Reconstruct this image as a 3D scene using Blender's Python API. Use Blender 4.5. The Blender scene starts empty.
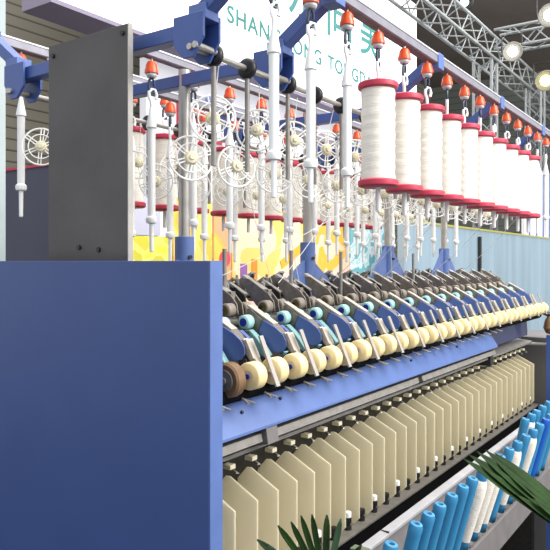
import bpy, math, random
from mathutils import Vector, Matrix
random.seed(7)
SC = bpy.context.scene
COL = SC.collection
H = 1.55                      # eye height above the hall floor
PI = math.pi

# ------------------------------------------------------------------ materials
def mat(name, col, rough=0.5, metal=0.0, noise=0.0, nscale=20.0, emit=None, estr=0.0, bump=0.0, bscale=60.0,
        spec=None, stretch=None, trans=0.0):
    m = bpy.data.materials.new(name); m.use_nodes = True
    nt = m.node_tree; b = nt.nodes['Principled BSDF']
    c = tuple(((x/255.0)/12.92 if x/255.0 <= 0.04045 else ((x/255.0+0.055)/1.055)**2.4) for x in col)
    b.inputs['Base Color'].default_value = (*c, 1)
    b.inputs['Roughness'].default_value = rough
    b.inputs['Metallic'].default_value = metal
    if spec is not None: b.inputs['Specular IOR Level'].default_value = spec
    if noise > 0 or bump > 0:
        tc = nt.nodes.new('ShaderNodeTexCoord'); mp = nt.nodes.new('ShaderNodeMapping')
        nt.links.new(tc.outputs['Object'], mp.inputs['Vector'])
        if stretch: mp.inputs['Scale'].default_value = stretch
    if noise > 0:
        n = nt.nodes.new('ShaderNodeTexNoise'); n.inputs['Scale'].default_value = nscale; n.inputs['Detail'].default_value = 5
        r = nt.nodes.new('ShaderNodeValToRGB')
        r.color_ramp.elements[0].position = 0.3; r.color_ramp.elements[1].position = 0.7
        r.color_ramp.elements[0].color = (*[max(0, x*(1-noise)) for x in c], 1)
        r.color_ramp.elements[1].color = (*[min(1, x*(1+noise)) for x in c], 1)
        nt.links.new(mp.outputs['Vector'], n.inputs['Vector']); nt.links.new(n.outputs['Fac'], r.inputs['Fac'])
        nt.links.new(r.outputs['Color'], b.inputs['Base Color'])
    if bump > 0:
        n2 = nt.nodes.new('ShaderNodeTexNoise'); n2.inputs['Scale'].default_value = bscale
        bp = nt.nodes.new('ShaderNodeBump'); bp.inputs['Strength'].default_value = bump; bp.inputs['Distance'].default_value = 0.01
        nt.links.new(mp.outputs['Vector'], n2.inputs['Vector']); nt.links.new(n2.outputs['Fac'], bp.inputs['Height'])
        nt.links.new(bp.outputs['Normal'], b.inputs['Normal'])
    if emit:
        e = tuple((x/255.0)**2.2 for x in emit)
        b.inputs['Emission Color'].default_value = (*e, 1); b.inputs['Emission Strength'].default_value = estr
    return m

M = {}
M['cover_blue'] = mat('cover_blue_paint', (52, 76, 132), 0.45, noise=0.05, nscale=6, bump=0.04, bscale=400)
M['blue'] = mat('blue_paint', (62, 88, 152), 0.38, noise=0.06, nscale=25)
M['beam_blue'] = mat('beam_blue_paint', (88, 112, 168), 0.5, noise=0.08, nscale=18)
M['plate_blue'] = mat('arm_plate_blue', (88, 110, 170), 0.4, noise=0.05, nscale=40)
M['navy'] = mat('navy_plastic', (30, 52, 150), 0.35)
M['panel_dark'] = mat('dark_brushed_sheet', (80, 77, 76), 0.55, metal=0.1, noise=0.16, nscale=7, bump=0.05, bscale=60)
M['steel'] = mat('brushed_steel', (176, 172, 166), 0.38, metal=0.6, noise=0.1, nscale=30, stretch=(1, .1, 1))
M['steel_dull'] = mat('dull_steel', (140, 136, 130), 0.5, metal=0.4, noise=0.15, nscale=40)
M['rail_alu'] = mat('rail_aluminium', (142, 140, 150), 0.45, metal=0.2, noise=0.1, nscale=30)
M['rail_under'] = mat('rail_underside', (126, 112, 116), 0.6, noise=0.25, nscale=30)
M['dark'] = mat('dark_metal', (52, 50, 48), 0.45, metal=0.4, noise=0.25, nscale=60)
M['arm_grey'] = mat('arm_grey_cast', (122, 114, 106), 0.42, metal=0.25, noise=0.25, nscale=70)
M['black'] = mat('black_rubber', (26, 26, 30), 0.45)
M['flat_black'] = mat('matte_black', (14, 14, 16), 0.95, spec=.1)
M['void'] = mat('oily_black_metal', (30, 29, 29), 0.7, noise=0.4, nscale=15)
M['orange'] = mat('orange_plastic', (235, 88, 40), 0.3)
M['ring_grey'] = mat('pale_grey_plastic', (196, 194, 196), 0.4)
M['hook_dark'] = mat('dark_hook_plastic', (44, 52, 72), 0.4)
M['white'] = mat('white_plastic', (240, 240, 238), 0.35)
M['tail'] = mat('pale_tail_plastic', (214, 212, 210), 0.4)
M['pink'] = mat('crimson_plastic', (188, 50, 76), 0.45, noise=0.06, nscale=60)
M['yarn'] = mat('cream_wound_roving', (243, 238, 226), 0.85, noise=0.05, nscale=18, bump=0.22, bscale=40, stretch=(1, 1, 14))
M['lace'] = mat('ivory_plastic', (244, 242, 236), 0.4)
M['hub'] = mat('cream_hub_plastic', (226, 218, 188), 0.45)
M['roller'] = mat('cream_rubber_cot', (246, 222, 162), 0.42, noise=0.05, nscale=40)
M['roller_core'] = mat('pale_bearing_face', (226, 206, 168), 0.5)
M['teal'] = mat('pale_teal_rubber', (158, 204, 202), 0.4, noise=0.08, nscale=50)
M['apron'] = mat('teal_apron', (126, 168, 166), 0.5, noise=0.1, nscale=50)
M['dark_roller'] = mat('grey_rubber_cot', (134, 124, 114), 0.5, noise=0.12, nscale=60)
M['brass'] = mat('tarnished_brass', (120, 108, 60), 0.45, metal=0.4, noise=0.3, nscale=90)
M['brown'] = mat('brown_leather_tyre', (122, 94, 64), 0.5, noise=0.2, nscale=40)
M['nose'] = mat('pale_cast_nose', (182, 174, 162), 0.45, noise=0.18, nscale=60)
M['bar'] = mat('pale_flat_bar', (176, 170, 164), 0.4, metal=0.2)
M['plate'] = mat('cream_separator_plastic', (252, 242, 208), 0.5, noise=0.02, nscale=14)
_nt = M['plate'].node_tree; _b = _nt.nodes['Principled BSDF']; _tr = _nt.nodes.new('ShaderNodeBsdfTranslucent'); _mx = _nt.nodes.new('ShaderNodeMixShader')
_tr.inputs['Color'].default_value = (.97, .94, .84, 1); _mx.inputs[0].default_value = .6
_nt.links.new(_b.outputs[0], _mx.inputs[1]); _nt.links.new(_tr.outputs[0], _mx.inputs[2]); _nt.links.new(_mx.outputs[0], _nt.nodes['Material Output'].inputs['Surface'])
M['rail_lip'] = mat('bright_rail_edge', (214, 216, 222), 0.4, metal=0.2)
M['knob'] = mat('ivory_guide_block', (224, 216, 186), 0.45)
M['bob_blue'] = mat('sky_blue_bobbin_plastic', (58, 136, 182), 0.4, noise=0.05, nscale=50)
M['bob_deep'] = mat('deep_blue_bobbin_plastic', (30, 92, 190), 0.36)
M['cop'] = mat('wound_cop_yarn', (240, 234, 222), 0.85, bump=0.4, bscale=60, stretch=(1, 1, 10))
M['tray'] = mat('galvanised_tray', (122, 118, 117), 0.5, metal=0.25, noise=0.14, nscale=22)
M['leaf'] = mat('dark_palm_green', (32, 54, 22), 0.65, spec=.15, noise=0.5, nscale=14, stretch=(1, 1, 1), bump=0.15, bscale=120)
M['leaf2'] = mat('grey_palm_green', (50, 74, 50), 0.5, spec=.25, noise=0.35, nscale=12)
M['truss'] = mat('truss_aluminium', (132, 136, 136), 0.5, metal=0.1)
M['fascia'] = mat('white_sign_face_glow', (250, 250, 252), 0.6, emit=(250, 250, 255), estr=0.75)  # mild glow of its own stands in for lights washing the sign
M['soffit'] = mat('violet_grey_soffit', (148, 140, 160), 0.7, noise=0.03, nscale=3)
M['letter'] = mat('teal_sign_letters', (52, 136, 130), 0.6)
M['partition'] = mat('violet_grey_partition', (78, 78, 96), 0.7, noise=0.06, nscale=2)
M['pale_blue'] = mat('pale_blue_sheet', (150, 173, 188), 0.5, noise=0.14, nscale=2.2, stretch=(1, 2.2, .25))
M['booth'] = mat('white_booth_panel', (232, 232, 238), 0.6)
M['column'] = mat('pale_column_paint', (168, 180, 180), 0.6, noise=0.05, nscale=4)
M['floor'] = mat('charcoal_carpet', (48, 48, 52), 0.9, noise=0.2, nscale=60)
M['ceil'] = mat('dim_hall_ceiling', (108, 100, 95), 0.9, noise=0.2, nscale=.6)
M['lamp'] = mat('spot_lens', (255, 255, 250), 0.5, emit=(245, 250, 255), estr=6.0)
M['lamp_warm'] = mat('spot_lens_warm', (255, 250, 220), 0.5, emit=(255, 242, 175), estr=5.0)
M['lamp_dim'] = mat('spot_lens_dim', (230, 245, 235), 0.5, emit=(225, 242, 235), estr=1.2)
M['reflector'] = mat('spot_reflector', (120, 116, 104), 0.5)
M['strip'] = mat('ceiling_strip_glow', (255, 230, 190), 0.5, emit=(255, 225, 180), estr=1.1)

def louvre(name, ca, cb, scale):
    m = bpy.data.materials.new(name); m.use_nodes = True
    nt = m.node_tree; b = nt.nodes['Principled BSDF']; b.inputs['Roughness'].default_value = .8
    tc = nt.nodes.new('ShaderNodeTexCoord'); sx = nt.nodes.new('ShaderNodeSeparateXYZ')
    mu = nt.nodes.new('ShaderNodeMath'); mu.operation = 'MULTIPLY'; mu.inputs[1].default_value = scale
    fr = nt.nodes.new('ShaderNodeMath'); fr.operation = 'FRACT'
    rp = nt.nodes.new('ShaderNodeValToRGB')
    lin = lambda c: tuple((x/255)**2.2 for x in c)
    rp.color_ramp.elements[0].position = .0; rp.color_ramp.elements[0].color = (*lin(cb), 1)
    rp.color_ramp.elements[1].position = .22; rp.color_ramp.elements[1].color = (*lin(ca), 1)
    nt.links.new(tc.outputs['Object'], sx.inputs[0]); nt.links.new(sx.outputs['Z'], mu.inputs[0])
    nt.links.new(mu.outputs[0], fr.inputs[0]); nt.links.new(fr.outputs[0], rp.inputs[0])
    nt.links.new(rp.outputs[0], b.inputs['Base Color'])
    return m
M['siding'] = louvre('olive_grey_siding', (136, 132, 120), (50, 48, 46), 6.6)
M['louvre_dark'] = louvre('dark_louvred_wall', (120, 126, 120), (84, 90, 86), 5.0)

# printed posters: soft blotches of a few flat inks
def poster(name, cols, scale, seed=0.0):
    m = bpy.data.materials.new(name); m.use_nodes = True
    nt = m.node_tree; b = nt.nodes['Principled BSDF']; b.inputs['Roughness'].default_value = .55
    tc = nt.nodes.new('ShaderNodeTexCoord'); mp = nt.nodes.new('ShaderNodeMapping')
    mp.inputs['Location'].default_value = (seed, seed*1.7, seed*.3)
    n = nt.nodes.new('ShaderNodeTexNoise'); n.inputs['Scale'].default_value = scale; n.inputs['Detail'].default_value = 1.0
    rp = nt.nodes.new('ShaderNodeValToRGB'); rp.color_ramp.interpolation = 'CONSTANT'
    lin = lambda c: (*[(x/255)**2.2 for x in c], 1)
    k = len(cols)
    rp.color_ramp.elements[0].position = 0; rp.color_ramp.elements[0].color = lin(cols[0])
    rp.color_ramp.elements[1].position = .38; rp.color_ramp.elements[1].color = lin(cols[1])
    for i in range(2, k):
        e = rp.color_ramp.elements.new(.38 + (i-1)*.24/(k-1)); e.color = lin(cols[i])
    nt.links.new(tc.outputs['Object'], mp.inputs[0]); nt.links.new(mp.outputs[0], n.inputs[0])
    nt.links.new(n.outputs['Fac'], rp.inputs[0]); nt.links.new(rp.outputs[0], b.inputs['Base Color'])
    return m

# ------------------------------------------------------------------ mesh builder
class MB:
    def __init__(s): s.v = []; s.f = []
    def add(s, vs, fs):
        o = len(s.v); s.v += [Vector(v) for v in vs]; s.f += [tuple(i+o for i in f) for f in fs]; return s
    def box(s, x0, x1, y0, y1, z0, z1):
        x0, x1 = sorted((x0, x1)); y0, y1 = sorted((y0, y1)); z0, z1 = sorted((z0, z1))
        return s.add([(x0,y0,z0),(x1,y0,z0),(x1,y1,z0),(x0,y1,z0),(x0,y0,z1),(x1,y0,z1),(x1,y1,z1),(x0,y1,z1)],
                     [(0,3,2,1),(4,5,6,7),(0,1,5,4),(1,2,6,5),(2,3,7,6),(3,0,4,7)])
    def obox(s, p0, p1, w, h, up=(0,0,1)):      # bar from p0 to p1, w sideways, h along up
        p0 = Vector(p0); p1 = Vector(p1); t = (p1-p0).normalized(); up = Vector(up)
        sd = t.cross(up); sd = sd.normalized() if sd.length > 1e-6 else Vector((1,0,0)); u = sd.cross(t).normalized()
        vs = []
        for p in (p0, p1):
            for a, b in ((-1,-1),(1,-1),(1,1),(-1,1)): vs.append(p + sd*a*w/2 + u*b*h/2)
        return s.add(vs, [(0,1,2,3),(7,6,5,4),(0,4,5,1),(1,5,6,2),(2,6,7,3),(3,7,4,0)])
    def lathe(s, prof, p0, ax=(0,0,1), n=16):   # prof: (r, t) along ax from p0
        ax = Vector(ax).normalized(); p0 = Vector(p0)
        a = ax.orthogonal().normalized(); b = ax.cross(a)
        o = len(s.v); rows = []
        for r, t in prof:
            if r < 1e-6: s.v.append(p0+ax*t); rows.append([len(s.v)-1])
            else:
                row = []
                for i in range(n):
                    th = 2*PI*i/n; s.v.append(p0+ax*t+(a*math.cos(th)+b*math.sin(th))*r); row.append(len(s.v)-1)
                rows.append(row)
        for A, B in zip(rows, rows[1:]):
            if len(A) == 1 and len(B) == 1: continue
            if len(A) == 1: s.f += [(A[0], B[(i+1) % n], B[i]) for i in range(n)]
            elif len(B) == 1: s.f += [(A[i], A[(i+1) % n], B[0]) for i in range(n)]
            else: s.f += [(A[i], A[(i+1) % n], B[(i+1) % n], B[i]) for i in range(n)]
        if len(rows[0]) > 1: s.f.append(tuple(reversed(rows[0])))
        if len(rows[-1]) > 1: s.f.append(tuple(rows[-1]))
        return s
    def cyl(s, p0, p1, r, r1=None, n=14, ch=0.0):
        p0 = Vector(p0); p1 = Vector(p1); L = (p1-p0).length; r1 = r if r1 is None else r1
        pr = [(r, 0), (r1, L)] if ch <= 0 else [(r-ch, 0), (r, ch), (r1, L-ch), (r1-ch, L)]
        return s.lathe(pr, p0, p1-p0, n)
    def tube(s, pts, r, n=8):
        pts = [Vector(p) for p in pts]; rows = []; a = None
        for i, p in enumerate(pts):
            t = (pts[min(i+1, len(pts)-1)] - pts[max(i-1, 0)]).normalized()
            if a is None: a = t.orthogonal().normalized()
            a = (a - t*a.dot(t)).normalized(); b = t.cross(a); rr = r[i] if isinstance(r, (list, tuple)) else r
            row = []
            for k in range(n):
                th = 2*PI*k/n; s.v.append(p+(a*math.cos(th)+b*math.sin(th))*rr); row.append(len(s.v)-1)
            rows.append(row)
        for A, B in zip(rows, rows[1:]): s.f += [(A[i], A[(i+1) % n], B[(i+1) % n], B[i]) for i in range(n)]
        s.f.append(tuple(reversed(rows[0]))); s.f.append(tuple(rows[-1])); return s
    def torus(s, c, ax, R, r, n=28, m=8, sc=1.0):
        ax = Vector(ax).normalized(); c = Vector(c); a = ax.orthogonal().normalized(); b = ax.cross(a)
        o = len(s.v)
        for i in range(n):
            th = 2*PI*i/n; d = a*math.cos(th)+b*math.sin(th)
            for k in range(m):
                ph = 2*PI*k/m; s.v.append(c+d*(R+r*math.cos(ph))+ax*r*sc*math.sin(ph))
        for i in range(n):
            for k in range(m):
                s.f.append((o+i*m+k, o+((i+1) % n)*m+k, o+((i+1) % n)*m+(k+1) % m, o+i*m+(k+1) % m))
        return s
    def prism_az(s, poly, y0, y1):              # poly in (a, z): X = -a, z above eye height; extruded along Y
        n = len(poly)
        vs = [(-a, y0, H+z) for a, z in poly] + [(-a, y1, H+z) for a, z in poly]
        return s.add(vs, [tuple(range(n)), tuple(reversed(range(n, 2*n)))] + [(i, i+n, (i+1) % n+n, (i+1) % n) for i in range(n)])
    def prism_yz(s, poly, x0, x1):
        n = len(poly)
        vs = [(x0, y, H+z) for y, z in poly] + [(x1, y, H+z) for y, z in poly]
        return s.add(vs, [tuple(range(n)), tuple(reversed(range(n, 2*n)))] + [(i, i+n, (i+1) % n+n, (i+1) % n) for i in range(n)])
    def build(s, name, m, parent=None, origin=None, smooth=35, bevel=0.0):
        if origin is None:
            if parent is not None: origin = ORG[parent.name]
            else:
                xs = [v.x for v in s.v]; ys = [v.y for v in s.v]; zs = [v.z for v in s.v]
                origin = Vector(((min(xs)+max(xs))/2, (min(ys)+max(ys))/2, min(zs)))
        origin = Vector(origin)
        me = bpy.data.meshes.new(name); me.from_pydata([v-origin for v in s.v], [], s.f); me.update()
        import bmesh
        bm = bmesh.new(); bm.from_mesh(me); bmesh.ops.recalc_face_normals(bm, faces=bm.faces); bm.to_mesh(me); bm.free()
        me.materials.append(m if not isinstance(m, str) else M[m])
        if smooth:
            me.polygons.foreach_set('use_smooth', [True]*len(me.polygons)); me.set_sharp_from_angle(angle=math.radians(smooth))
        o = bpy.data.objects.new(name, me); COL.objects.link(o)
        if parent is not None:
            o.parent = parent; ORG[o.name] = origin
            po = ORG[parent.name]; o.location = origin-po
        else:
            o.location = origin; ORG[o.name] = origin
        if bevel > 0:
            bv = o.modifiers.new('bevel', 'BEVEL'); bv.width = bevel; bv.segments = 2; bv.limit_method = 'ANGLE'
        return o
ORG = {}
def tag(o, label=None, cat=None, group=None, kind=None):
    if label: o['label'] = label
    if cat: o['category'] = cat
    if group: o['group'] = group
    if kind: o['kind'] = kind
    return o
def thing(name, loc, label=None, cat=None, group=None):
    o = bpy.data.objects.new(name, None); COL.objects.link(o); o.location = Vector(loc); o.empty_display_size = .05
    ORG[o.name] = Vector(loc); return tag(o, label, cat, group)
def copy_tree(o, delta=None, parent=None):
    c = o.copy(); COL.objects.link(c); c.parent = parent
    if delta is not None: c.location = o.location + Vector(delta)
    for ch in list(o.children): copy_tree(ch, None, c)
    return c
ORD = ['first','second','third','fourth','fifth','sixth','seventh','eighth','ninth','tenth','eleventh','twelfth','thirteenth',
 'fourteenth','fifteenth','sixteenth','seventeenth','eighteenth','nineteenth','twentieth']
def ordn(i, n, frm='from the left'):
    if i == 0: return 'nearest', ''
    if i == n-1: return 'farthest', ''
    return None, None
_T = ['', '', 'twenty', 'thirty', 'forty']
def ORDW(i):                                   # 0-based ordinal word
    k = i+1
    if k <= 20: return ORD[k-1]
    t, u = divmod(k, 10)
    if u == 0: return {3: 'thirtieth', 4: 'fortieth'}[t]
    return _T[t] + '-' + ORD[u-1]
def W(a, Y, z): return Vector((-a, Y, H+z))

# ------------------------------------------------------------------ setting
def struct(name, mb, m, **k):
    o = mb.build(name, m, smooth=0, **k); o['kind'] = 'structure'; return o
struct('floor', MB().box(-12, 8, -4, 22, -.1, 0), 'floor')
struct('wall_left', MB().box(-8.3, -8.0, 1.0, 20.2, 0, 7.0), 'siding')
struct('wall_back', MB().box(-8.0, 8, 20.0, 20.3, 0, 7.0), 'louvre_dark')
struct('ceiling', MB().box(-8.3, 8, 1.0, 20.3, 7.0, 7.2), 'ceil')
struct('trim_1', MB().box(-4.12, -3.83, 2.44, 2.5, 0, 6.9), 'column')
t = thing('ceiling_strip_light', (1.2, 17, 6.9), 'pair of warm glowing ceiling strips above the right-hand spotlights', 'ceiling light')
MB().obox((-.9, 13.2, 6.93), (1.6, 12.3, 6.93), .16, .1).build('strip', 'strip', t)
MB().obox((-.9, 14.3, 6.93), (1.6, 13.4, 6.93), .16, .1).build('strip', 'strip', t)

# booth fascia sign: long white box hung high, its face runs along the machine
sg = thing('fascia_sign', (-5.3, 8, H+2.35), 'long white fascia sign with teal lettering hung high behind the machine', 'sign')
MB().box(-5.52, -5.10, 3.77, 12.0, H+2.38, H+4.9).build('sign_box', 'soffit', sg, smooth=0)
MB().box(-5.10, -5.08, 3.77, 12.0, H+2.38, H+4.9).build('sign_face', 'fascia', sg, smooth=0)
MB().box(-5.52, -5.085, 3.77, 12.0, H+2.34, H+2.38).build('soffit', 'soffit', sg, smooth=0)
def text(body, y0, y1, zc, h, parent, name, m):
    cu = bpy.data.curves.new(name, 'FONT'); cu.body = body; cu.size = 1; cu.extrude = .004; cu.space_character = 1.12; cu.offset = .008
    tmp = bpy.data.objects.new('tmp', cu); COL.objects.link(tmp)
    bpy.context.view_layer.update()
    me = bpy.data.meshes.new_from_object(tmp.evaluated_get(bpy.context.evaluated_depsgraph_get()))
    bpy.data.objects.remove(tmp); me.name = name
    xs = [v.co.x for v in me.vertices]; ys = [v.co.y for v in me.vertices]
    x0, x1, b0, b1 = min(xs), max(xs), min(ys), max(ys)
    sx = (y1-y0)/(x1-x0); sy = h/(b1-b0)
    og = ORG[parent.name]
    for v in me.vertices:
        X = -5.074 + v.co.z; Y = y0+(v.co.x-x0)*sx; Z = H+zc-h/2+(v.co.y-b0)*sy
        v.co = Vector((X, Y, Z))-og
    me.materials.clear(); me.materials.append(m)
    o = bpy.data.objects.new(name, me); COL.objects.link(o); o.parent = parent; return o
text('SHANGDONG', 6.27, 8.47, 3.0, .215, sg, 'latin_lettering', M['letter'])
text('TONGDA', 8.66, 10.12, 3.0, .215, sg, 'latin_lettering', M['letter'])
for i, ch in enumerate('山东同美'):
    text(ch, 6.55+i*1.05, 7.3+i*1.05, 3.78, .75, sg, 'large_character', M['letter'])

# white booth wall under the sign
b = thing('booth_wall', (-5.6, 9, 0), 'white booth wall with red trim under the hanging sign', 'booth wall')
MB().box(-5.66, -5.56, 5.4, 12.0, 0, H+2.34).build('panel', 'booth', b, smooth=0)
MB().box(-5.56, -5.53, 5.9, 6.35, H+1.35, H+2.0).build('red_panel', 'pink', b, smooth=0)
MB().box(-5.55, -5.52, 6.4, 12.0, H+1.52, H+1.60).build('red_trim', 'pink', b, smooth=0)
# partitions and printed posters
p = thing('dark_partition', (-4.9, 3.05, 0), 'plain dark violet-grey partition left of the machine, below the siding', 'partition')
MB().box(-6.5, -4.05, 3.0, 3.05, 0, H+.69).build('panel', 'partition', p, smooth=0)
MB().box(-6.5, -4.05, 2.99, 3.06, H+.69, H+.71).build('top_rail', 'pink', p, smooth=0)
p = thing('pale_blue_partition', (-2.25, 7, 0), 'long pale blue sheeted partition behind the far end of the machine', 'partition')
MB().box(-2.28, -2.22, 5.0, 11.0, 0, H+.325).build('sheet', 'pale_blue', p, smooth=0)
MB().box(-2.29, -2.21, 5.0, 11.0, H+.325, H+.345).build('top_edge', mat('olive_edge', (176, 172, 92), .7), p, smooth=0)
MB().box(-2.215, -2.19, 6.82, 6.86, H-.1, H+.26).build('dark_strip', 'dark', p, smooth=0)
pw = thing('poster_partition', (-2.68, 3.8, 0), 'white partition behind the hangers that carries the printed posters', 'partition')
MB().box(-2.72, -2.66, 2.3, 5.6, 0, H+.36).build('panel', 'booth', pw, smooth=0)
def post(name, y0, y1, z0, z1, m, label):
    o = MB().box(-2.656, -2.645, y0, y1, H+z0 if z0 > -.8 else .002, H+z1).build(name, m, smooth=0); tag(o, label, 'poster', 'printed posters behind the hangers'); return o
post('poster', 2.42, 2.77, -.9, .14, poster('print_yellow', [(236,224,70), (246,238,110), (214,206,60)], 9), 'yellow poster at the left end, behind the blue end cover')
post('poster', 2.42, 2.68, .145, .36, mat('print_violet_grey', (190, 190, 208), .6), 'blank violet-grey poster above the yellow poster')
post('poster', 2.785, 3.12, -.9, .37, poster('print_orange', [(255,180,80), (255,196,70), (250,214,110)], 5, 3), 'plain orange poster beside the nearest steel creel post')
pp = post('poster', 3.14, 3.30, -.9, .37, poster('print_amber', [(255,206,90), (255,190,80), (250,170,120)], 6, 5), 'narrow amber poster with a crimson round badge')
MB().cyl((-2.645, 3.24, H+.02), (-2.638, 3.24, H+.02), .05, n=24).build('round_badge', mat('badge', (224, 62, 84), .5), pp)
pp = post('poster', 3.32, 4.32, -.9, .37, poster('print_peach', [(255,218,186), (254,204,190), (255,222,180), (255,206,110)], 3.0, 1), 'wide peach and pink poster in the middle of the partition')
MB().box(-2.645, -2.64, 3.40, 3.47, H-.12, H-.01).build('purple_patch', mat('purple_ink', (150, 96, 168), .6), pp)
MB().box(-2.645, -2.64, 3.52, 3.58, H-.12, H+.02).build('orange_patch', mat('orange_ink', (244, 146, 40), .6), pp)
MB().obox((-2.642, 3.86, H-.02), (-2.642, 4.16, H+.12), .006, .06).build('orange_stroke', mat('amber_ink', (255, 180, 40), .6), pp)
post('poster', 4.34, 4.86, -.9, .37, poster('print_gold', [(255,190,60), (255,182,60), (250,206,176)], 4, 8), 'golden orange poster with pale crossing strokes, right of the wide one')
post('poster', 4.88, 5.58, -.9, .34, poster('print_teal', [(236,242,244), (180,222,222), (226,236,242), (120,186,194)], 9, 2), 'white and turquoise poster at the right end')

bn = thing('striped_banner', (-2.62, 11.6, 0), 'white banner with thin blue upright stripes at the right edge, beyond the last spool', 'banner')
MB().box(-2.64, -2.60, 10.1, 13.2, 0, H+1.45).build('panel', 'booth', bn, smooth=0)
for k in range(7): MB().box(-2.60, -2.595, 10.35+k*.42, 10.43+k*.42, H-.2, H+1.45).build('stripe', 'beam_blue', bn, smooth=0)
# ------------------------------------------------------------------ trusses and spotlights
def truss(name, p0, p1, s, label, nb):
    p0 = Vector(p0); p1 = Vector(p1); t_ = (p1-p0).normalized()
    up = Vector((0, 0, 1)) if abs(t_.z) < .9 else Vector((0, 1, 0))
    sd = t_.cross(up).normalized(); u = sd.cross(t_).normalized()
    r = thing(name, (p0+p1)/2 - Vector((0, 0, 0)), label, 'truss')
    cs = [sd*a*s/2+u*b_*s/2 for a, b_ in ((-1,-1),(1,-1),(1,1),(-1,1))]
    for c in cs: MB().cyl(p0+c, p1+c, .025, n=8).build('chord', 'truss', r)
    mb = MB(); L = (p1-p0).length
    for i in range(nb):
        for k in range(4):
            A = p0+t_*L*i/nb; B = p0+t_*L*(i+1)/nb
            c0, c1 = cs[k], cs[(k+1) % 4]
            if i % 2: c0, c1 = c1, c0
            mb.cyl(A+c0, B+c1, .012, n=6)
    mb.build('lattice', 'truss', r)
    return r
truss('lighting_truss', W(3.55, 5.0, 3.58), W(3.55, 19.5, 3.58), .36, 'long lattice truss running away over the machine at top right', 44)
truss('cross_truss', W(3.35, 11.3, 3.68), W(-5.5, 11.3, 3.68), .32, 'cross truss running right from the truss junction', 30)
truss('truss_leg', W(3.55, 11.3, -1.52), W(3.55, 11.3, 3.38), .30, 'upright truss leg standing under the truss junction', 16)
truss('truss_leg', W(3.3, 13.6, -1.52), W(3.3, 13.6, 3.38), .28, 'farther upright truss leg seen between the orange caps', 16)
def spot(a, Y, z, s, lens, label, tilt=0.0):
    c = W(a, Y, z); r = thing('spotlight', c, label, 'spotlight', 'spotlights on the trusses')
    ax = Vector((.35+tilt, -.85, -.45)).normalized()
    MB().lathe([(s*.35, -s*1.1), (s*.55, -s*.9), (s*.62, -s*.3), (s, 0), (s*.94, .01), (s*.6, -s*.2), (0, -s*.2)], c, ax, 18).build('housing', 'reflector' if s > .14 else 'black', r)
    MB().cyl(c-ax*s*.15, c+ax*.01, s*.5, n=14).build('lens', lens, r)
    MB().tube([c-ax*s*.6+Vector((s, 0, 0)), c-ax*s*.6+Vector((s, 0, s*1.6)), c-ax*s*.6+Vector((-s, 0, s*1.6)), c-ax*s*.6+Vector((-s, 0, 0))], .012, 6).build('yoke', 'dark', r)
    return r
spot(3.42, 9.9, 3.92, .13, 'lamp_dim', 'small dim oval spotlight above the long truss at the top')
spot(2.85, 10.4, 3.2, .15, 'lamp', 'white floodlight just right of the truss junction')
spot(2.28, 10.0, 2.58, .15, 'lamp_warm', 'yellowish floodlight at the right edge below the other floodlight')
spot(2.0, 9.0, 3.15, .15, 'lamp', 'blue-white glaring floodlight in the top right corner')

# ------------------------------------------------------------------ the machine
fr = thing('spinning_frame', W(1.12, 2.2, -H), 'long blue ring spinning frame with blue end cover, steel posts and creel rails', 'machine')
P = lambda name, mb, m, parent=fr, **k: mb.build(name, m, parent, **k)
P('end_cover', MB().box(-1.56, -.7012, .82, .852, .12, H+.002), 'cover_blue', bevel=.001)
P('lit_cover_edge', MB().box(-.7010, -.6995, .821, .852, .12, H+.002), 'beam_blue')  # lighter blue paints the light falling on the cover's side face
P('creel_panel', MB().box(-1.222, -.975, .90, .91, H-.28, H+.464).v and MB().prism_yz([(.90,-.28),(.91,-.28),(.91,.464),(.90,.464)], -1.222, -.975), 'panel_dark', bevel=.001)
P('panel_edge', MB().box(-.9755, -.9735, .899, .911, H-.28, H+.464), 'steel', smooth=0)
for (a, z) in ((1.205, .44), (.99, .447), (1.12, .03), (1.06, .025)):
    P('screw', MB().cyl(W(a, .9, z), W(a, .896, z), .005, n=10), 'black')
P('headstock', MB().box(-1.54, -.80, .86, .955, .1, H-.34), 'void', smooth=0)
P('drafting_bed', MB().box(-1.32, -.905, .955, 3.45, H-.30, H-.155), 'void', smooth=0)
P('inner_body', MB().box(-1.27, -.98, .955, 3.45, .12, H-.30), 'void', smooth=0)
for Y in (1.1, 1.9, 2.7, 3.4):
    P('foot', MB().box(-1.42, -.84, Y, Y+.06, 0, .75), 'dark')
# beam under the rollers, its sloping face, and its continuation coloured darker for the shade there
P('roller_beam', MB().prism_az([(.885,-.262),(.848,-.262),(.80,-.336),(.80,-.342),(.885,-.342)], .87, 2.71), 'beam_blue', bevel=.001)
P('beam_end', MB().prism_az([(.90,-.262),(.87,-.262),(.865,-.36),(.90,-.36)], 2.72, 3.42), mat('shaded_beam_blue', (50, 56, 92), .6))
P('beam_post', MB().box(-.90, -.83, 2.712, 2.75, H-.42, H-.262), 'dark')
for (Y, z) in ((1.06, -.302), (1.20, -.298), (1.9, -.30), (2.3, -.30)):
    a = .80 + (z+.336)/(.074)*.048
    P('screw', MB().cyl(W(a, Y, z), W(a-.004, Y, z+.002), .0035, n=8), 'black')
P('bottom_roller', MB().cyl(W(.815, .9, -.258), W(.815, 3.42, -.258), .0165, n=18), 'flat_black')  # enlarged and blackened to paint the shadow under the cream rollers
P('bottom_roller', MB().cyl(W(.92, .9, -.17), W(.92, 3.42, -.17), .012, n=16), 'void')
P('bottom_roller', MB().cyl(W(1.0, .9, -.142), W(1.0, 3.42, -.142), .012, n=16), 'steel_dull')
for y0, y1 in ((.87, 1.115), (1.16, 1.93), (1.96, 2.71)):
    P('guide_rail', MB().prism_az([(.812,-.354),(.808,-.370),(.84,-.376),(.85,-.358)], y0, y1), 'steel_dull')
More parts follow.
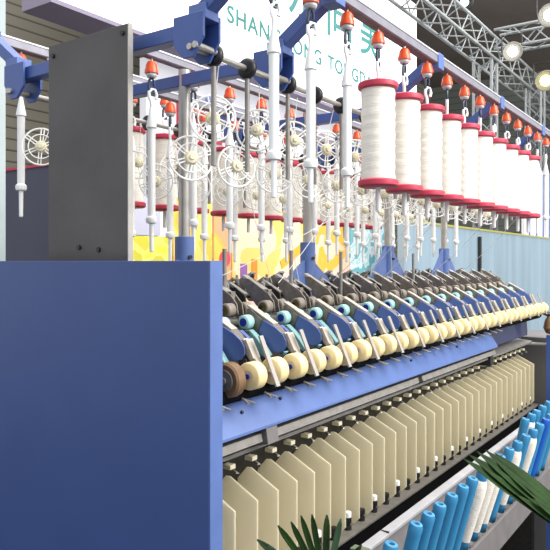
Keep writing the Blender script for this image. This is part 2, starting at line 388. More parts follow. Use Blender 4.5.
P('rail_clamp', MB().prism_az([(.802,-.343),(.797,-.375),(.83,-.383),(.84,-.343)], 1.118, 1.157), 'tray')
P('lappet_tray', MB().prism_az([(.84,-.388),(.975,-.372),(.975,-.38),(.84,-.396)], .9, 3.42), 'steel_dull')
P('lappet_back', MB().box(-.985, -.975, .955, 3.42, H-.52, H-.372), 'dark')
P('lappet_rail', MB().box(-.965, -.945, .9, 3.42, H-.425, H-.405), 'steel')
P('plate_rail', MB().box(-.935, -.915, .9, 3.42, H-.66, H-.63), 'dark')
P('spindle_rail', MB().box(-.975, -.808, .9, 3.42, H-.699, H-.693), 'steel_dull', bevel=.0005)
P('rail_skirt', MB().box(-.83, -.815, .9, 3.42, H-.79, H-.699), 'flat_black')
P('lower_girder', MB().box(-.90, -.835, .9, 3.42, H-1.0, H-.79), 'flat_black')
# far end cabinet
P('end_cabinet', MB().box(-1.5, -.30, 3.45, 3.8, .1, H-.372), mat('grey_cabinet', (104, 102, 102), .5, noise=.1, nscale=6), bevel=.003)
P('end_shaft', MB().cyl(W(.86, 3.40, -.40), W(.62, 3.44, -.405), .008, n=10), 'steel')
P('shaft_knob', MB().cyl(W(.63, 3.41, -.405), W(.63, 3.449, -.405), .022, n=16), 'black')
# posts with socket and gussets, cross arms with their brackets
POSTY = (1.217, 1.785, 2.37, 2.965)
for i, Y in enumerate(POSTY):
    pst = P('creel_post', MB().cyl(W(1.12, Y, -.1), W(1.12, Y, .47), .0145, n=20), 'steel')
    MB().cyl(W(1.12, Y, -.16), W(1.12, Y, .062), .0235, n=24, ch=.001).build('socket', 'beam_blue', pst)
    MB().cyl(W(1.098, Y-.005, .012), W(1.092, Y-.008, .012), .005, n=10).build('set_screw', 'black', pst)
    for s in (-1, 1):
        gt, gw = ((.008, .125), (.008, .125), (.062, .15), (.062, .15))[i]
        MB().prism_yz([(Y+s*.020, gt), (Y+s*gw, -.055), (Y+s*gw, -.15), (Y+s*.020, -.15)], -1.123, -1.115).build('gusset', 'beam_blue', pst)
def arm(Y):
    for s, ain in ((1, .845), (-1, 1.41)):
        end = 1.12 - s*.42
        ar = P('creel_arm', MB().box(-1.12, -ain, Y-.014, Y+.014, H+.428, H+.457), 'blue', bevel=.0015)
        # bracket: two cheeks with a cut corner and a cap block
        for yy in (-.026, .020):
            MB().prism_az([(ain+s*.045,.466),(ain-s*.03,.466),(ain-s*.03,.42),(ain-s*.005,.384),(ain+s*.02,.384),(ain+s*.045,.41)], Y+yy, Y+yy+.006).build('bracket_cheek', 'blue', ar, bevel=.0008)
        MB().box(-(ain-s*.03), -(ain+s*.012), Y-.02, Y+.02, H+.455, H+.484).build('bracket_cap', 'beam_blue', ar, bevel=.001)
        MB().obox(W(ain-s*.0, Y, .466), W(end+s*.012, Y, .556), .03, .026).build('brace', 'blue', ar, bevel=.001)
        MB().box(-(end+.018), -(end-.018), Y-.02, Y+.02, H+.535, H+.578).build('rail_clamp', 'beam_blue', ar, bevel=.001)
        MB().cyl(W(ain-s*.012, Y-.03, .405), W(ain-s*.012, Y+.03, .405), .0065, n=12).build('pin', 'steel', ar)
for Y in (.962,)+POSTY: arm(Y)
def crail(a, z, w=.030, h=.020, y0=.93, y1=3.45):
    r = P('creel_rail', MB().box(-a-w/2, -a+w/2, y0, y1, H+z, H+z+h), 'rail_alu', bevel=.001)
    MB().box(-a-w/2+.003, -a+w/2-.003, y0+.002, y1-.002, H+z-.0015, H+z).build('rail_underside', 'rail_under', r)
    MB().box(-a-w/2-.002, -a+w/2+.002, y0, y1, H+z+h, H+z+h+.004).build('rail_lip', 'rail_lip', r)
crail(.70, .55); crail(1.54, .55); crail(1.165, .492, w=.024, h=.016, y0=1.03); crail(1.35, .468, w=.024, h=.016, y0=1.0)
for a in (.845, 1.41):
    P('guide_rod', MB().cyl(W(a, .93, .403), W(a, 3.45, .403), .0062, n=12), 'steel')
# short dark rods rising from the drafting bed
for Y in (.93, 1.25, 1.54, 1.82, 2.38):
    P('bed_rod', MB().cyl(W(1.02, Y, -.16), W(1.02, Y, .032), .0055, n=10), 'steel_dull')
P('bed_rod', MB().cyl(W(1.05, .95, -.1), W(1.05, .95, .05), .009, n=12), 'steel_dull')

# brown end roller behind the end cover, and the smaller one behind the first pair
def tyre(Y, a, z, R, w, label):
    r = thing('tyred_roller', W(a, Y, z), label, 'roller')
    MB().cyl(W(a, Y, z), W(a, Y+w, z), R, n=36, ch=.004).build('tyre', 'brown', r)
    MB().cyl(W(a, Y-.002, z), W(a, Y+.01, z), R*.62, n=28, ch=.001).build('disc', 'arm_grey', r)
    MB().cyl(W(a, Y-.006, z), W(a, Y, z), R*.2, n=16).build('boss', 'steel_dull', r)
tyre(.985, .805, -.226, .034, .028, 'large brown tyred roller with a dark disc, half behind the blue end cover')
tyre(1.10, .84, -.205, .024, .02, 'small brown tyred roller peeping out behind the first white flat bar')

# ------------------------------------------------------------------ drafting arms (weighting arms with two cream rollers each)
def proto_arm():
    r = thing('weighting_arm', W(.86, 0, -.2))
    MB().prism_az([(.935,-.107),(.92,-.107),(.85,-.148),(.825,-.175),(.84,-.19),(.90,-.17),(.93,-.145),(.935,-.125)], -.011, .011).build('channel', 'arm_grey', r, bevel=.001)
    side = [(.898,-.155),(.885,-.131),(.852,-.146),(.832,-.160),(.823,-.174),(.823,-.188),(.832,-.199),(.848,-.202),(.880,-.196),(.893,-.182)]
    for y in (-.0155, .0125):
        MB().prism_az(side, y, y+.003).build('side_plate', 'plate_blue', r, bevel=.0008)
    MB().prism_az([(.930,-.110),(.92,-.109),(.887,-.132),(.900,-.156),(.895,-.182),(.918,-.168),(.930,-.14)], -.0155, -.0125).build('pivot_plate', 'arm_grey', r)
    MB().obox(W(.935,0,-.101), W(.862,0,-.1405), .020, .005).build('top_lever', 'nose', r)
    MB().obox(W(.862,.020,-.146), W(.832,.020,-.168), .014, .008).build('side_lever', 'blue', r, bevel=.001)
    n = MB().obox(W(.838,0,-.160), W(.800,0,-.208), .016, .014)
    n.obox(W(.826,0,-.158), W(.806,0,-.196), .024, .008); n.build('nose', 'nose', r, bevel=.001)
    MB().cyl(W(.785,-.05,-.2225), W(.785,.052,-.2225), .005, n=10).build('axle', 'steel_dull', r)
    for y in (-.054, .022):
        c = MB().cyl(W(.785,y,-.2225), W(.785,y+.030,-.2225), .0272, n=36, ch=.0025).build('front_roller', 'roller', r, smooth=50)
        MB().cyl(W(.785,y-.0006,-.2225), W(.785,y+.002,-.2225), .012, n=20).build('bearing_face', 'roller_core', c)
        if y < 0: MB().cyl(W(.785,y-.004,-.2225), W(.785,y,-.2225), .0052, n=12).build('end_pin', 'navy', c)
    for y in (-.044, .020):
        c = MB().cyl(W(.92,y,-.136), W(.92,y+.024,-.136), .0165, n=28, ch=.003).build('middle_roller', 'teal', r, smooth=50)
        MB().cyl(W(.92,y-.0012,-.136), W(.92,y+.002,-.136), .0095, n=18).build('hub_cap', 'navy', c)
        MB().prism_az([(.925,-.155),(.905,-.152),(.885,-.168),(.866,-.188),(.852,-.206),(.86,-.214),(.90,-.19),(.925,-.165)], y+.003, y+.020).build('apron', 'apron', r, bevel=.002)
    MB().obox(W(.800,.008,-.150), W(.757,.008,-.248), .004, .0125, up=(0,1,0)).build('flat_bar', 'bar', r)
    return r
NA = 16
pa = proto_arm()
for k in range(NA):
    Y = 1.0875 + .15*k
    o = pa if k == NA-1 else copy_tree(pa, (0, Y, 0))
    if k == NA-1: o.location.y += Y
    w = 'nearest' if k == 0 else ('farthest' if k == NA-1 else ORDW(k)+' nearest')
    if k == 0: lab = 'nearest blue weighting arm with cream front rollers, beside the blue end cover'
    elif k == NA-1: lab = 'farthest blue weighting arm with cream front rollers, at the far end of the row'
    else: lab = ORDW(k)+' blue weighting arm with cream front rollers, counted from the end cover'
    tag(o, lab, 'weighting arm', 'blue weighting arms above the beam')

# dark rear levers with grey rollers
def proto_rear():
    r = thing('rear_lever', W(1.0, 0, -.12))
    body = MB()
    body.prism_az([(1.065,-.044),(1.045,-.043),(.985,-.078),(.966,-.098),(.962,-.124),(.985,-.130),(1.02,-.112),(1.05,-.078)], -.012, -.008)
    body.prism_az([(1.065,-.044),(1.045,-.043),(.985,-.078),(.966,-.098),(.962,-.124),(.985,-.130),(1.02,-.112),(1.05,-.078)], .008, .012)
    body.box(-1.04, -.985, -.008, .008, H-.10, H-.07)
    body.build('bracket', 'arm_grey', r, bevel=.0008)
    MB().obox(W(1.068,0,-.036), W(1.0,0,-.072), .022, .006).build('top_lever', 'steel', r)
    MB().obox(W(1.045,.060,-.052), W(.995,.060,-.080), .014, .006).build('lower_lever', 'steel_dull', r)
    MB().prism_az([(1.05,-.066),(1.02,-.062),(.99,-.082),(.985,-.115),(1.02,-.12)], .050, .055).build('side_bracket', 'dark', r)
    MB().cyl(W(.98,-.05,-.112), W(.98,.07,-.112), .005, n=10).build('axle', 'dark', r)
    for y in (-.046, .018):
        c = MB().cyl(W(.975,y,-.112), W(.975,y+.026,-.112), .0165, n=24, ch=.002).build('rear_roller', 'dark_roller', r, smooth=50)
        MB().cyl(W(.975,y-.001,-.112), W(.975,y+.002,-.112), .0115, n=18).build('end_disc', 'brass', c)
    MB().lathe([(.002,0),(.007,.004),(.007,.02),(.004,.024),(.004,.032)], W(1.03,.03,-.075), (0,0,1), 10).build('adjuster', 'steel_dull', r)
    return r
pr = proto_rear()
NR = 16
for k in range(NR):
    Y = 1.09 + .15*k
    if k == NR-1: o = pr; o.location.y += Y
    else: o = copy_tree(pr, (0, Y, 0))
    lab = 'nearest dark rear lever with grey rollers, beside the end cover' if k == 0 else ('farthest dark rear lever with grey rollers, at the far end of the row' if k == NR-1 else ORDW(k)+' dark rear lever with grey rollers, counted from the end cover')
    tag(o, lab, 'lever', 'dark rear levers of the near side')
for k in range(NR):
    Y = 1.12 + .15*k
    o = copy_tree(pr); o.rotation_euler = (0, 0, PI); o.location = W(1.24, Y, -.115)
    lab = ORDW(k)+' dark lever of the far side, counted from the end cover, behind the steel posts' if k else 'nearest dark lever of the far side, behind the near-side levers'
    tag(o, lab, 'lever', 'dark rear levers of the far side')

# ------------------------------------------------------------------ small forks on the beam
def proto_fork():
    r = thing('yarn_fork', W(.80, 0, -.29))
    MB().cyl(W(.845, 0, -.256), W(.80, -.006, -.268), .003, n=8).build('stem', 'black', r)
    m = MB().cyl(W(.802, -.005, -.267), W(.778, -.014, -.273), .0024, n=8)
    m.cyl(W(.802, -.005, -.267), W(.776, .004, -.275), .0024, n=8)
    m.build('prong', 'steel', r); return r
pf = proto_fork(); NF = 24
for k in range(NF):
    Y = .965 + .075*k
    if k == NF-1: o = pf; o.location.y += Y
    else: o = copy_tree(pf, (0, Y, 0))
    tag(o, (ORDW(k)+' small black two-pronged fork on the blue beam, counted from the end cover') if k else 'nearest small black two-pronged fork on the blue beam, half behind the end cover', 'fork', 'forks on the blue beam')

# ------------------------------------------------------------------ separators, thread guides, spindles
def proto_sep():
    poly = [(.820,-.4935),(.893,-.4566),(.905,-.4575),(.930,-.486),(.930,-.676),(.880,-.688),(.835,-.688),(.820,-.672)]
    return MB().prism_az(poly, -.0022, .0022).build('separator_plate', 'plate', origin=W(.87, 0, -.688), bevel=.0006)
NS = 32
ps = proto_sep()
def setlab(o, k, n, near, far, mid, cat, grp):
    tag(o, near if k == 0 else (far if k == n-1 else ORDW(k)+' '+mid), cat, grp)
for k in range(NS):
    Y = 1.038 + .075*k
    if k == NS-1: o = ps; o.location.y += Y
    else: o = copy_tree(ps, (0, Y, 0))
    setlab(o, k, NS, 'nearest cream separator plate, partly behind the blue end cover', 'farthest cream separator plate, beside the grey cabinet',
           'cream separator plate on the spindle rail, counted from the end cover', 'plate', 'cream separator plates')
def proto_guide():
    r = thing('thread_guide', W(.87, 0, -.43))
    MB().box(-.879, -.857, -.009, .009, H-.427, H-.417).build('guide_block', 'knob', r, bevel=.0015)
    MB().obox(W(.876, .0, -.418), W(.955, .0, -.404), .007, .006).build('lever', 'dark', r)
    MB().obox(W(.872, .028, -.408), W(.962, .028, -.396), .020, .004).build('flap', 'steel_dull', r)
    MB().tube([W(.857, 0, -.426), W(.849, 0, -.430), W(.845, .004, -.434), W(.849, .008, -.436), W(.853, .004, -.435)], .0012, 6).build('pigtail', 'steel', r)
    return r
pg = proto_guide()
for k in range(32):
    Y = 1.003 + .075*k
    if k == 31: o = pg; o.location.y += Y
    else: o = copy_tree(pg, (0, Y, 0))
    setlab(o, k, 32, 'nearest ivory thread guide above the plates, by the end cover', 'farthest ivory thread guide above the plates, by the grey cabinet',
           'ivory thread guide above the separator plates, counted from the end cover', 'thread guide', 'ivory thread guides')
def proto_spindle(wh):
    r = thing('spindle_foot', W(.836, 0, -.693))
    MB().lathe([(.010,0),(.010,.010),(.0065,.011),(.0065,.017),(.010,.018),(.010,.030),(.0055,.032),(0,.032)], W(.836,0,-.693), (0,0,1), 14).build('base', 'black', r)
    if wh: MB().cyl(W(.836,0,-.661), W(.836,0,-.647), .0095, n=14, ch=.001).build('cap', 'white', r)
    return r
pw_, pb_ = proto_spindle(True), proto_spindle(False)
for k in range(32):
    Y = 1.003 + .075*k; src = pw_ if k % 2 else pb_
    if k >= 30: o = src; o.location.y += Y
    else: o = copy_tree(src, (0, Y, 0))
    setlab(o, k, 32, 'nearest small black spindle foot at the base of the plates, beside the end cover', 'farthest small black spindle foot, at the base of the last plate',
           ('black spindle foot with a white cap' if k % 2 else 'small bare black spindle foot')+' below the plates, counted from the end cover', 'spindle foot', 'spindle feet at the base of the plates')

# ------------------------------------------------------------------ bobbin hangers
def proto_hanger(ext):
    r = thing('bobbin_hanger', (0, 0, 0))
    A = (0, 0, -1)
    MB().lathe([(.003,0),(.003,.013)], (0,0,0), A, 8).build('screw', 'steel', r)
    MB().lathe([(.004,.007),(.009,.009),(.0130,.015),(.0145,.025),(.0165,.029),(.0165,.037),(.012,.038)], (0,0,0), A, 22).build('cap', 'orange', r, smooth=30)
    MB().lathe([(.0130,.037),(.0130,.043),(.010,.047),(.004,.048)], (0,0,0), A, 18).build('collar', 'ring_grey', r)
    m = MB().tube([(0,0,-.046),(0,-.006,-.055),(0,-.007,-.072),(0,-.003,-.083),(0,.004,-.083),(0,.006,-.076)], .0035, 8)
    m.tube([(0,0,-.046),(0,.006,-.055),(0,.006,-.068)], .003, 8)
    m.build('catch', 'hook_dark', r)
    m = MB().tube([(0,.010,-.098),(0,.013,-.088),(0,.008,-.076),(0,0,-.075),(0,-.006,-.082),(0,-.006,-.094),(0,-.001,-.104),(0,0,-.118)], .0040, 8)
    m.build('hook', 'white', r)
    e = ext
    MB().lathe([(.003,.114),(.0055,.125),(.0125,.162),(.0130,.168),(.0098,.170),(.0094,.20),(.0094,.345+e),(.0135,.349+e),(.0145,.355+e),(.0125,.362+e),(.0055,.364+e),(.0050,.43+e),(.0035,.432+e)], (0,0,0), A, 20).build('tube', 'white', r, smooth=30)
    return r
def row(src, a, z, ys, grp, near, mid, cat='hanger', spread=.6):
    n = len(ys)
    for k, Y in enumerate(ys):
        o = copy_tree(src); o.location = W(a, Y, z); o.rotation_euler = (random.uniform(-.008,.008)*0, 0, random.uniform(-spread, spread))
        tag(o, near if k == 0 else ORDW(k)+' '+mid, cat, grp)
h0 = proto_hanger(0.0); h1 = proto_hanger(.035)
FY = [1.0, 1.127, 1.277] + [1.427+.1498*k for k in range(13)]
row(h0, .70, .549, FY, 'hangers on the front creel rail', 'nearest orange-capped white hanger on the front creel rail', 'orange-capped white hanger on the front creel rail, counted from the left')
row(h1, 1.165, .491, [1.15+.15*k for k in range(15)], 'hangers on the middle creel rail', 'nearest orange-capped hanger on the middle creel rail, right of the dark panel', 'orange-capped hanger on the middle creel rail, counted from the dark panel')
row(h1, 1.35, .467, [1.107+.15*k for k in range(15)], 'hangers on the left inner creel rail', 'nearest orange-capped hanger on the inner rail left of the posts', 'orange-capped hanger on the inner rail left of the posts, counted from the dark panel')
LY = [1.05, 1.277+.0] + [1.43+.15*k for k in range(13)]
row(h0, 1.54, .549, LY, 'hangers on the far left creel rail', 'lone white hanger at the far left edge, left of the dark panel', 'orange-capped hanger on the far left creel rail, counted from the left edge')
for root in (h0, h1):
    for ch in list(root.children): bpy.data.objects.remove(ch)
    bpy.data.objects.remove(root)

# roving spools
def proto_spool():
    r = thing('roving_spool', (0, 0, 0))
    for z0 in (-.245, -.017):
        MB().lathe([(.010,0),(.043,0),(.047,.003),(.0475,.008),(.047,.014),(.043,.017),(.010,.017)], (0,0,z0), (0,0,1), 36).build('flange', 'pink', r, smooth=40)
    prof = [(.010,-.23)]
    for i in range(30):
        zz = -.2285+i*.2125/29; prof.append((.0395+.0006*math.sin(i*1.9)+.0003*random.uniform(-1,1), zz))
    prof.append((.010,-.015))
    MB().lathe(prof, (0,0,0), (0,0,1), 36).build('wound_roving', 'yarn', r, smooth=60)
    MB().cyl((0,0,-.30), (0,0,-.244), .0062, n=12).build('tube_end', 'tail', r)
    return r
sp = proto_spool()
for k in range(10):
    o = copy_tree(sp); o.location = W(.70, 1.427+.1498*k, .421); o.rotation_euler.z = random.random()*6
    lab = ['largest and nearest cream roving spool with crimson flanges on the front rail'] + [ORDW(i)+' cream roving spool with crimson flanges on the front rail, counted from the left' for i in range(1, 9)] + ['smallest and rightmost cream roving spool with crimson flanges on the front rail']
    tag(o, lab[k], 'spool', 'roving spools on the front rail')
for k, Y in enumerate(LY[1:14]):
    o = copy_tree(sp); o.location = W(1.54, Y+0.0, .412); o.rotation_euler.z = random.random()*6
    tag(o, ('nearest' if k == 0 else ORDW(k))+' roving spool on the far left rail, behind the spoked wheels', 'spool', 'roving spools on the far left rail')
for ch in list(sp.children): bpy.data.objects.remove(ch)
bpy.data.objects.remove(sp)

# black guide discs on the rods with hanging rods
def proto_disc():
    r = thing('guide_disc', (0, 0, 0))
    MB().lathe([(.0075,-.009),(.017,-.009),(.0215,-.005),(.022,0),(.0215,.005),(.017,.009),(.0075,.009)], (0,0,0), (0,1,0), 26).build('disc', 'black', r, smooth=50)
    MB().cyl((0,0,-.02), (0,0,-.215), .0052, n=12).build('hanging_rod', 'steel_dull', r)
    return r
dp = proto_disc()
DY = [1.002, 1.11, 1.262, 1.378, 1.51]+[1.65+.142*k for k in range(11)]
for a, nm in ((.845, 'right'), (1.41, 'left')):
    for k, Y in enumerate(DY[1:] if nm == 'left' else DY):
        if any(abs(Y-y) < .036 for y in POSTY): Y += .045
        o = copy_tree(dp); o.location = W(a, Y, .403)
        tag(o, (('nearest' if k == 0 else ORDW(k))+' round black guide disc with hanging steel rod on the %s guide rod') % nm, 'guide disc', 'black guide discs on the %s rod' % nm)
for ch in list(dp.children): bpy.data.objects.remove(ch)
bpy.data.objects.remove(dp)

# white spoked wheels
def proto_wheel():
    r = thing('spoked_wheel', (0, 0, 0))
    m = MB().torus((0,0,0), (0,1,0), .0455, .0022, 36, 6)
    m.torus((0,-.004,0), (0,1,0), .0300, .0015, 28, 6)
    for i in range(12):
        t0 = 2*PI*i/12; t1 = t0+(.18 if i % 2 else -.18)
        m.cyl((.012*math.cos(t0), -.003, .012*math.sin(t0)), (.0455*math.cos(t1), 0, .0455*math.sin(t1)), .0017, n=6)
    m.build('rim', 'lace', r)
    h = MB().lathe([(0,-.013),(.005,-.013),(.006,-.010),(.0115,-.009),(.0145,-.004),(.0145,.005),(.010,.008),(0,.008)], (0,0,0), (0,1,0), 22).build('hub', 'hub', r)
    MB().tube([(0,.008,0),(0,.014,.004),(0,.015,.03),(0,.015,.11)], .0011, 6).build('wire', 'lace', r)
    return r
wp = proto_wheel()
specs = []
for k in range(14): specs.append((.875, 1.035+.15*k, .29, 'upper right'))
for k in range(14): specs.append((.925, 1.025+.15*k, .213, 'lower right'))
specs.append((1.435, 1.035, .288, 'upper left'))
for k in range(1, 14): specs.append((1.43, 1.06+.15*k, .288, 'upper left'))
for k in range(14): specs.append((1.27, 1.12+.15*k, .213, 'lower left'))
cnt = {}
for a, Y, z, rw in specs:
    k = cnt.get(rw, 0); cnt[rw] = k+1
    o = copy_tree(wp); o.location = W(a, Y, z); o.rotation_euler = (random.uniform(-.12, .12), random.uniform(0, .5), .75+random.uniform(-.35, .35))
    lab = ('nearest' if k == 0 else ORDW(k))+' white spoked wheel with cream hub in the '+rw+' row'
    if rw == 'upper left' and k == 0: lab = 'white spoked wheel with cream hub at the far left, against the dark panel'
    tag(o, lab, 'spoked wheel', 'white spoked wheels, %s row' % rw)
for ch in list(wp.children): bpy.data.objects.remove(ch)
bpy.data.objects.remove(wp)

# roving strands running slanting down to the rear levers
for k, (a0, Y0, z0, a1, Y1) in enumerate([(.70,1.43,.17,1.0,1.13), (.92,1.20,.20,1.0,1.42), (.92,1.35,.20,1.0,1.55), (.70,1.58,.17,.99,1.72),
        (.92,1.65,.2,1.0,1.45), (.70,1.73,.17,.99,1.9), (.92,1.95,.2,1.0,2.15), (.70,1.88,.17,.99,2.05), (.70,2.32,.17,.99,2.45), (.70,2.62,.17,.99,2.78)]):
    p0 = W(a0, Y0, z0); p1 = W(a1, Y1, -.055); pts = [p0.lerp(p1, t_/8)-Vector((0,0,.012*math.sin(PI*t_/8))) for t_ in range(9)]
    tag(MB().tube(pts, .0009, 5).build('roving_strand', 'white'), ('nearest' if k == 0 else ORDW(k))+' thin white strand slanting down from the creel, counted from the left', 'strand', 'thin roving strands')

# ------------------------------------------------------------------ bobbin trough
tr = thing('bobbin_trough', W(.6, 2.4, -.78), 'grey metal trough along the machine side holding sky blue bobbins', 'trough')
MB().prism_az([(.674,-.611),(.652,-.614),(.652,-.622),(.674,-.622)], 1.285, 3.42).build('top_rail', mat('worn_rail_top', (186, 185, 188), .45, metal=.2, noise=.08), tr, bevel=.001)
MB().prism_az([(.672,-.622),(.660,-.622),(.625,-.712),(.524,-.724),(.524,-.69),(.518,-.69),(.518,-.732),(.63,-.722)], 1.29, 3.42).build('tray', 'tray', tr)
MB().prism_az([(.524,-.676),(.516,-.676),(.512,-.745),(.520,-.745)], 1.2, 3.42).build('lip', 'tray', tr, bevel=.001)
MB().prism_az([(.685,-.611),(.650,-.611),(.650,-.65),(.685,-.65)], 1.262, 1.285).build('rail_end', mat('dull_green', (112, 120, 100), .6), tr)
MB().box(-.674, -.653, 1.385, 1.389, H-.615, H-.6105).build('rail_joint', 'dark', tr)
for Y in (1.72, 2.5, 3.2):
    MB().prism_az([(.66,-.70),(.52,-.735),(.53,-.80),(.83,-.86),(.83,-.82),(.66,-.76)], Y, Y+.03).build('support', 'tray', tr)
MB().cyl(W(.5135, 1.555, -.712), W(.511, 1.555, -.712), .011, n=18).build('slot', 'black', tr)

def proto_bobbin(kind):
    r = thing('yarn_bobbin' if kind == 'wound' else 'empty_bobbin', (0, 0, 0))
    L = .212
    m = 'bob_deep' if kind == 'deep' else 'bob_blue'
    MB().lathe([(.010,0),(.0125,.003),(.0118,.02),(.0122,L*.5),(.0132,L-.022),(.0138,L-.008),(.0115,L-.001),(.006,L),(.0045,L-.003),(0,L-.012)], (0,0,0), (0,0,1), 22).build('bobbin_tube', m, r, smooth=50)
    MB().cyl((0,0,L-.008), (0,0,L-.0025), .0045, n=12).build('bore', 'black', r)
    if kind == 'wound':
        MB().lathe([(.0122,.026),(.0132,.045),(.0160,.10),(.0182,.150),(.0178,L-.045),(.0160,L-.032),(.0138,L-.026)], (0,0,0), (0,0,1), 22).build('wound_yarn', 'cop', r, smooth=50)
    return r
B = {k: proto_bobbin(k) for k in ('empty', 'wound', 'deep')}
def put(kind, atop, Y, ztop, abot, zbot, lab, dy=0.0):
    o = copy_tree(B[kind]); p0 = W(abot, Y, zbot); p1 = W(atop, Y+dy, ztop)
    o.location = p0; o.rotation_mode = 'QUATERNION'; o.rotation_quaternion = Vector((0,0,1)).rotation_difference((p1-p0).normalized())
    tag(o, lab, 'bobbin', 'bobbins in the trough')
def YY(px, a): return (814.6*a/(741-px) - .5721*a)/.8202
seq = [(391,'empty'),(416,'empty'),(428.5,'empty'),(440,'empty'),(452,'empty'),(463,'empty'),(472.5,'empty'),(483,'wound'),(492.5,'wound'),(500.5,'wound'),
       (509.5,'empty'),(518,'wound'),(526,'empty'),(533.5,'wound'),(540,'empty'),(546,'deep'),(551,'empty'),(556,'empty')]
for i, (px, kd) in enumerate(seq):
    wd = {'empty': 'bare sky blue bobbin', 'wound': 'blue bobbin wound with cream yarn', 'deep': 'deep blue bare bobbin'}[kd]
    put(kd, .505, YY(px, .505), -.500, .556, -.700, (ORDW(i) if i else 'nearest')+' '+wd+' of the outer trough row, counted from the left')
for i, (px, kd) in enumerate([(525.5,'empty'),(532,'wound'),(537,'empty'),(543,'empty'),(549,'empty'),(555,'wound')]):
    wd = {'empty': 'bare sky blue bobbin', 'wound': 'blue bobbin wound with cream yarn', 'deep': ''}[kd]
    put(kd, .560, YY(px, .560), -.500, .606, -.702, (ORDW(i) if i else 'nearest')+' '+wd+' of the inner trough row at the far right')
for rt in B.values():
    for ch in list(rt.children): bpy.data.objects.remove(ch)
    bpy.data.objects.remove(rt)

# blue control stand at the right edge with a brown ball handle
cs = thing('control_stand', (-.752, 3.395, 0), 'narrow blue upright with a brown knob at the right edge of the picture', 'stand')
MB().box(-.768, -.735, 3.38, 3.41, 0, H-.352).build('upright', 'blue', cs)
MB().lathe([(0,-.03),(.02,-.025),(.033,0),(.026,.035),(.012,.06),(0,.062)], (-.752, 3.395, H-.318), (0,0,1), 20).build('knob', 'brown', cs)
MB().cyl((-.752, 3.395, H-.256), (-.79, 3.37, H-.236), .012, n=12).build('lever', 'black', cs)

# ------------------------------------------------------------------ palms in the foreground
Fv = Vector((-.5721, .8202, 0)); Rv = Vector((.8202, .5721, 0))
def leaf(parent, base, tip, width, sag, m, n=14, fold=.25, nrm=None, name='leaflet', tb=.45, bl=1.0):
    base = Vector(base); tip = Vector(tip); ax = tip-base; L = ax.length
    nrm = Vector(nrm) if nrm else Vector((0,0,1))
    sd = ax.cross(nrm).normalized(); nn = sd.cross(ax).normalized()
    vs = []; fs = []
    for i in range(n+1):
        t_ = i/n; w = width*.5*(min(1, .35+2.2*t_) if t_ < .4 else 1)*(1 if t_ < tb else (max(0, 1-((t_-tb)/(1-tb))**2*bl)))
        w = max(w, .0004)
        c = base+ax*t_ + nn*(-sag*t_*t_*L)
        for k, s_ in enumerate((-1, -.5, 0, .5, 1)):
            h = fold*w*(abs(s_) if True else 0) + (.0 if k % 2 == 0 else -.10*w)
            vs.append(c+sd*s_*w+nn*h)
    for i in range(n):
        for k in range(4): fs.append((i*5+k, i*5+k+1, i*5+k+6, i*5+k+5))
    o = MB().add(vs, fs).build(name, m, parent, smooth=80)
    so = o.modifiers.new('thickness', 'SOLIDIFY'); so.thickness = .0006
    return o
def at(px, py, d): return Fv*d + Rv*((px-275)*d/668) + Vector((0,0,H+(262-py)*d/668))
# right palm: a pleated frond reaching in from the lower right
pc = at(640, 640, .95); 
rp = thing('palm_plant', (pc.x, pc.y, 0), 'dark green palm frond reaching in from the right edge over the trough', 'palm')
MB().lathe([(.09,0),(.12,.28),(.13,.30),(.115,.30),(.11,.27),(0,.26)], (pc.x, pc.y, 0), (0,0,1), 28).build('pot', 'black', rp)
root = at(618, 566, .95)
MB().tube([(pc.x, pc.y, .26), Vector((pc.x, pc.y, .6)), at(640, 610, .95), root], [.012,.010,.006,.004], 8).build('stalk', 'leaf2', rp)
Nn = Vector((.35, -.45, .8))
for (tx, ty, w, dd) in ((460, 461.5, .020, .93), (465, 457, .022, .94), (473, 453.5, .022, .95), (482, 452, .022, .96), (492, 455, .022, .97), (503, 462, .022, .98), (515, 470, .02, .985), (513, 496, .013, .925), (530, 500, .016, .93)):
    leaf(rp, root, at(tx, ty, dd), w, -.03, M['leaf'], nrm=Nn, fold=.4, tb=.72)
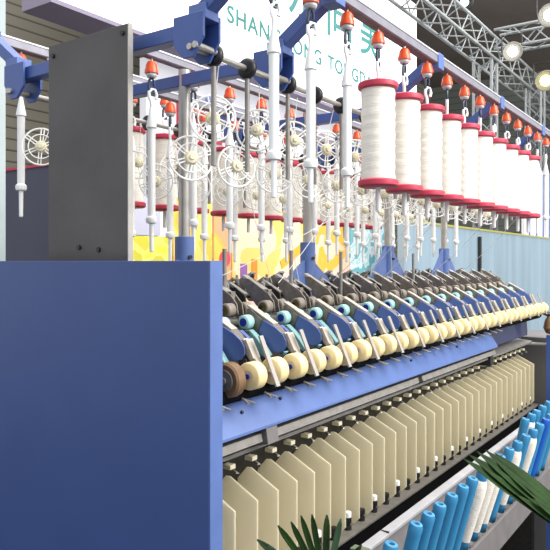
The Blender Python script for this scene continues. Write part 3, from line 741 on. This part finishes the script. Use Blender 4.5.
# bottom palm: fan of narrow fingers
pc = at(330, 760, .95)
bp = thing('palm_plant', (pc.x, pc.y, 0), 'fan of narrow dark palm leaflets rising at the bottom edge in front of the plates', 'palm')
MB().lathe([(.09,0),(.12,.28),(.13,.30),(.115,.30),(.11,.27),(0,.26)], (pc.x, pc.y, 0), (0,0,1), 28).build('pot', 'black', bp)
root = at(325, 590, .95)
MB().tube([(pc.x, pc.y, .26), Vector((pc.x, pc.y, .6)), at(328, 680, .95), root], [.010,.008,.006,.004], 8).build('stalk', 'leaf2', bp)
N2 = Vector((.6, -.8, .1))
for (tx, ty, w, mm) in ((257, 540, .017, 'leaf2'), (268, 547, .014, 'leaf2'), (278, 526, .015, 'leaf'), (291, 522, .014, 'leaf'), (301, 516, .014, 'leaf'), (312, 515, .014, 'leaf'),
                    (327, 515, .015, 'leaf'), (341, 519, .015, 'leaf2'), (362, 545, .014, 'leaf')):
    leaf(bp, root, at(tx, ty, .95+random.uniform(-.02, .02)), w*.62, .02, M[mm], nrm=N2, fold=.3, tb=.8, bl=.8)

# ------------------------------------------------------------------ light
def area(name, loc, tgt, size, power, col=(1,1,1), sy=None):
    l = bpy.data.lights.new(name, 'AREA'); l.size = size; l.energy = power; l.color = col
    if sy: l.shape = 'RECTANGLE'; l.size_y = sy
    o = bpy.data.objects.new(name, l); COL.objects.link(o); o.location = loc
    o.rotation_euler = (Vector(tgt)-Vector(loc)).to_track_quat('-Z', 'Y').to_euler(); return o
area('offscreen_light', (2.6, 2.2, 4.2), (-1.0, 2.2, 1.3), 2.6, 330, (1, .98, .95), 3.5)
area('offscreen_light', (-1.5, 3.0, 6.2), (-1.5, 3.0, 0), 5.0, 260, (1, .99, .97), 6)
area('offscreen_light', (-2.5, 10, 6.5), (-5.0, 9, 2.0), 5.0, 420, (1, 1, 1), 6)
area('offscreen_light', (7.0, 12, 1.5), (0, 16, 6.5), 3.0, 900, (1, .97, .93), 3)  # added uplight out of view, brightens the dark ceiling and back wall
area('offscreen_light', (-6.0, 4.2, 6.6), (-8.0, 7.5, 3.5), 2.0, 140, (1, .98, .93), 3)  # added out of view to brighten the left siding
w = bpy.data.worlds.new('hall_air'); SC.world = w; w.use_nodes = True
w.node_tree.nodes['Background'].inputs[0].default_value = (.92, .95, 1.0, 1)
w.node_tree.nodes['Background'].inputs[1].default_value = .95

# ------------------------------------------------------------------ camera
cam = bpy.data.cameras.new('camera'); co = bpy.data.objects.new('camera', cam); COL.objects.link(co)
cam.sensor_width = 36; cam.lens = 36*668/550; cam.clip_start = .02; cam.shift_y = -13/550
co.location = (0, 0, H); co.rotation_euler = (PI/2, 0, math.radians(34.9))
SC.camera = co
SC.view_settings.view_transform = 'Standard'; SC.view_settings.look = 'None'; SC.view_settings.gamma = 1
SC.view_settings.use_curve_mapping = False; SC.view_settings.exposure = 0.22
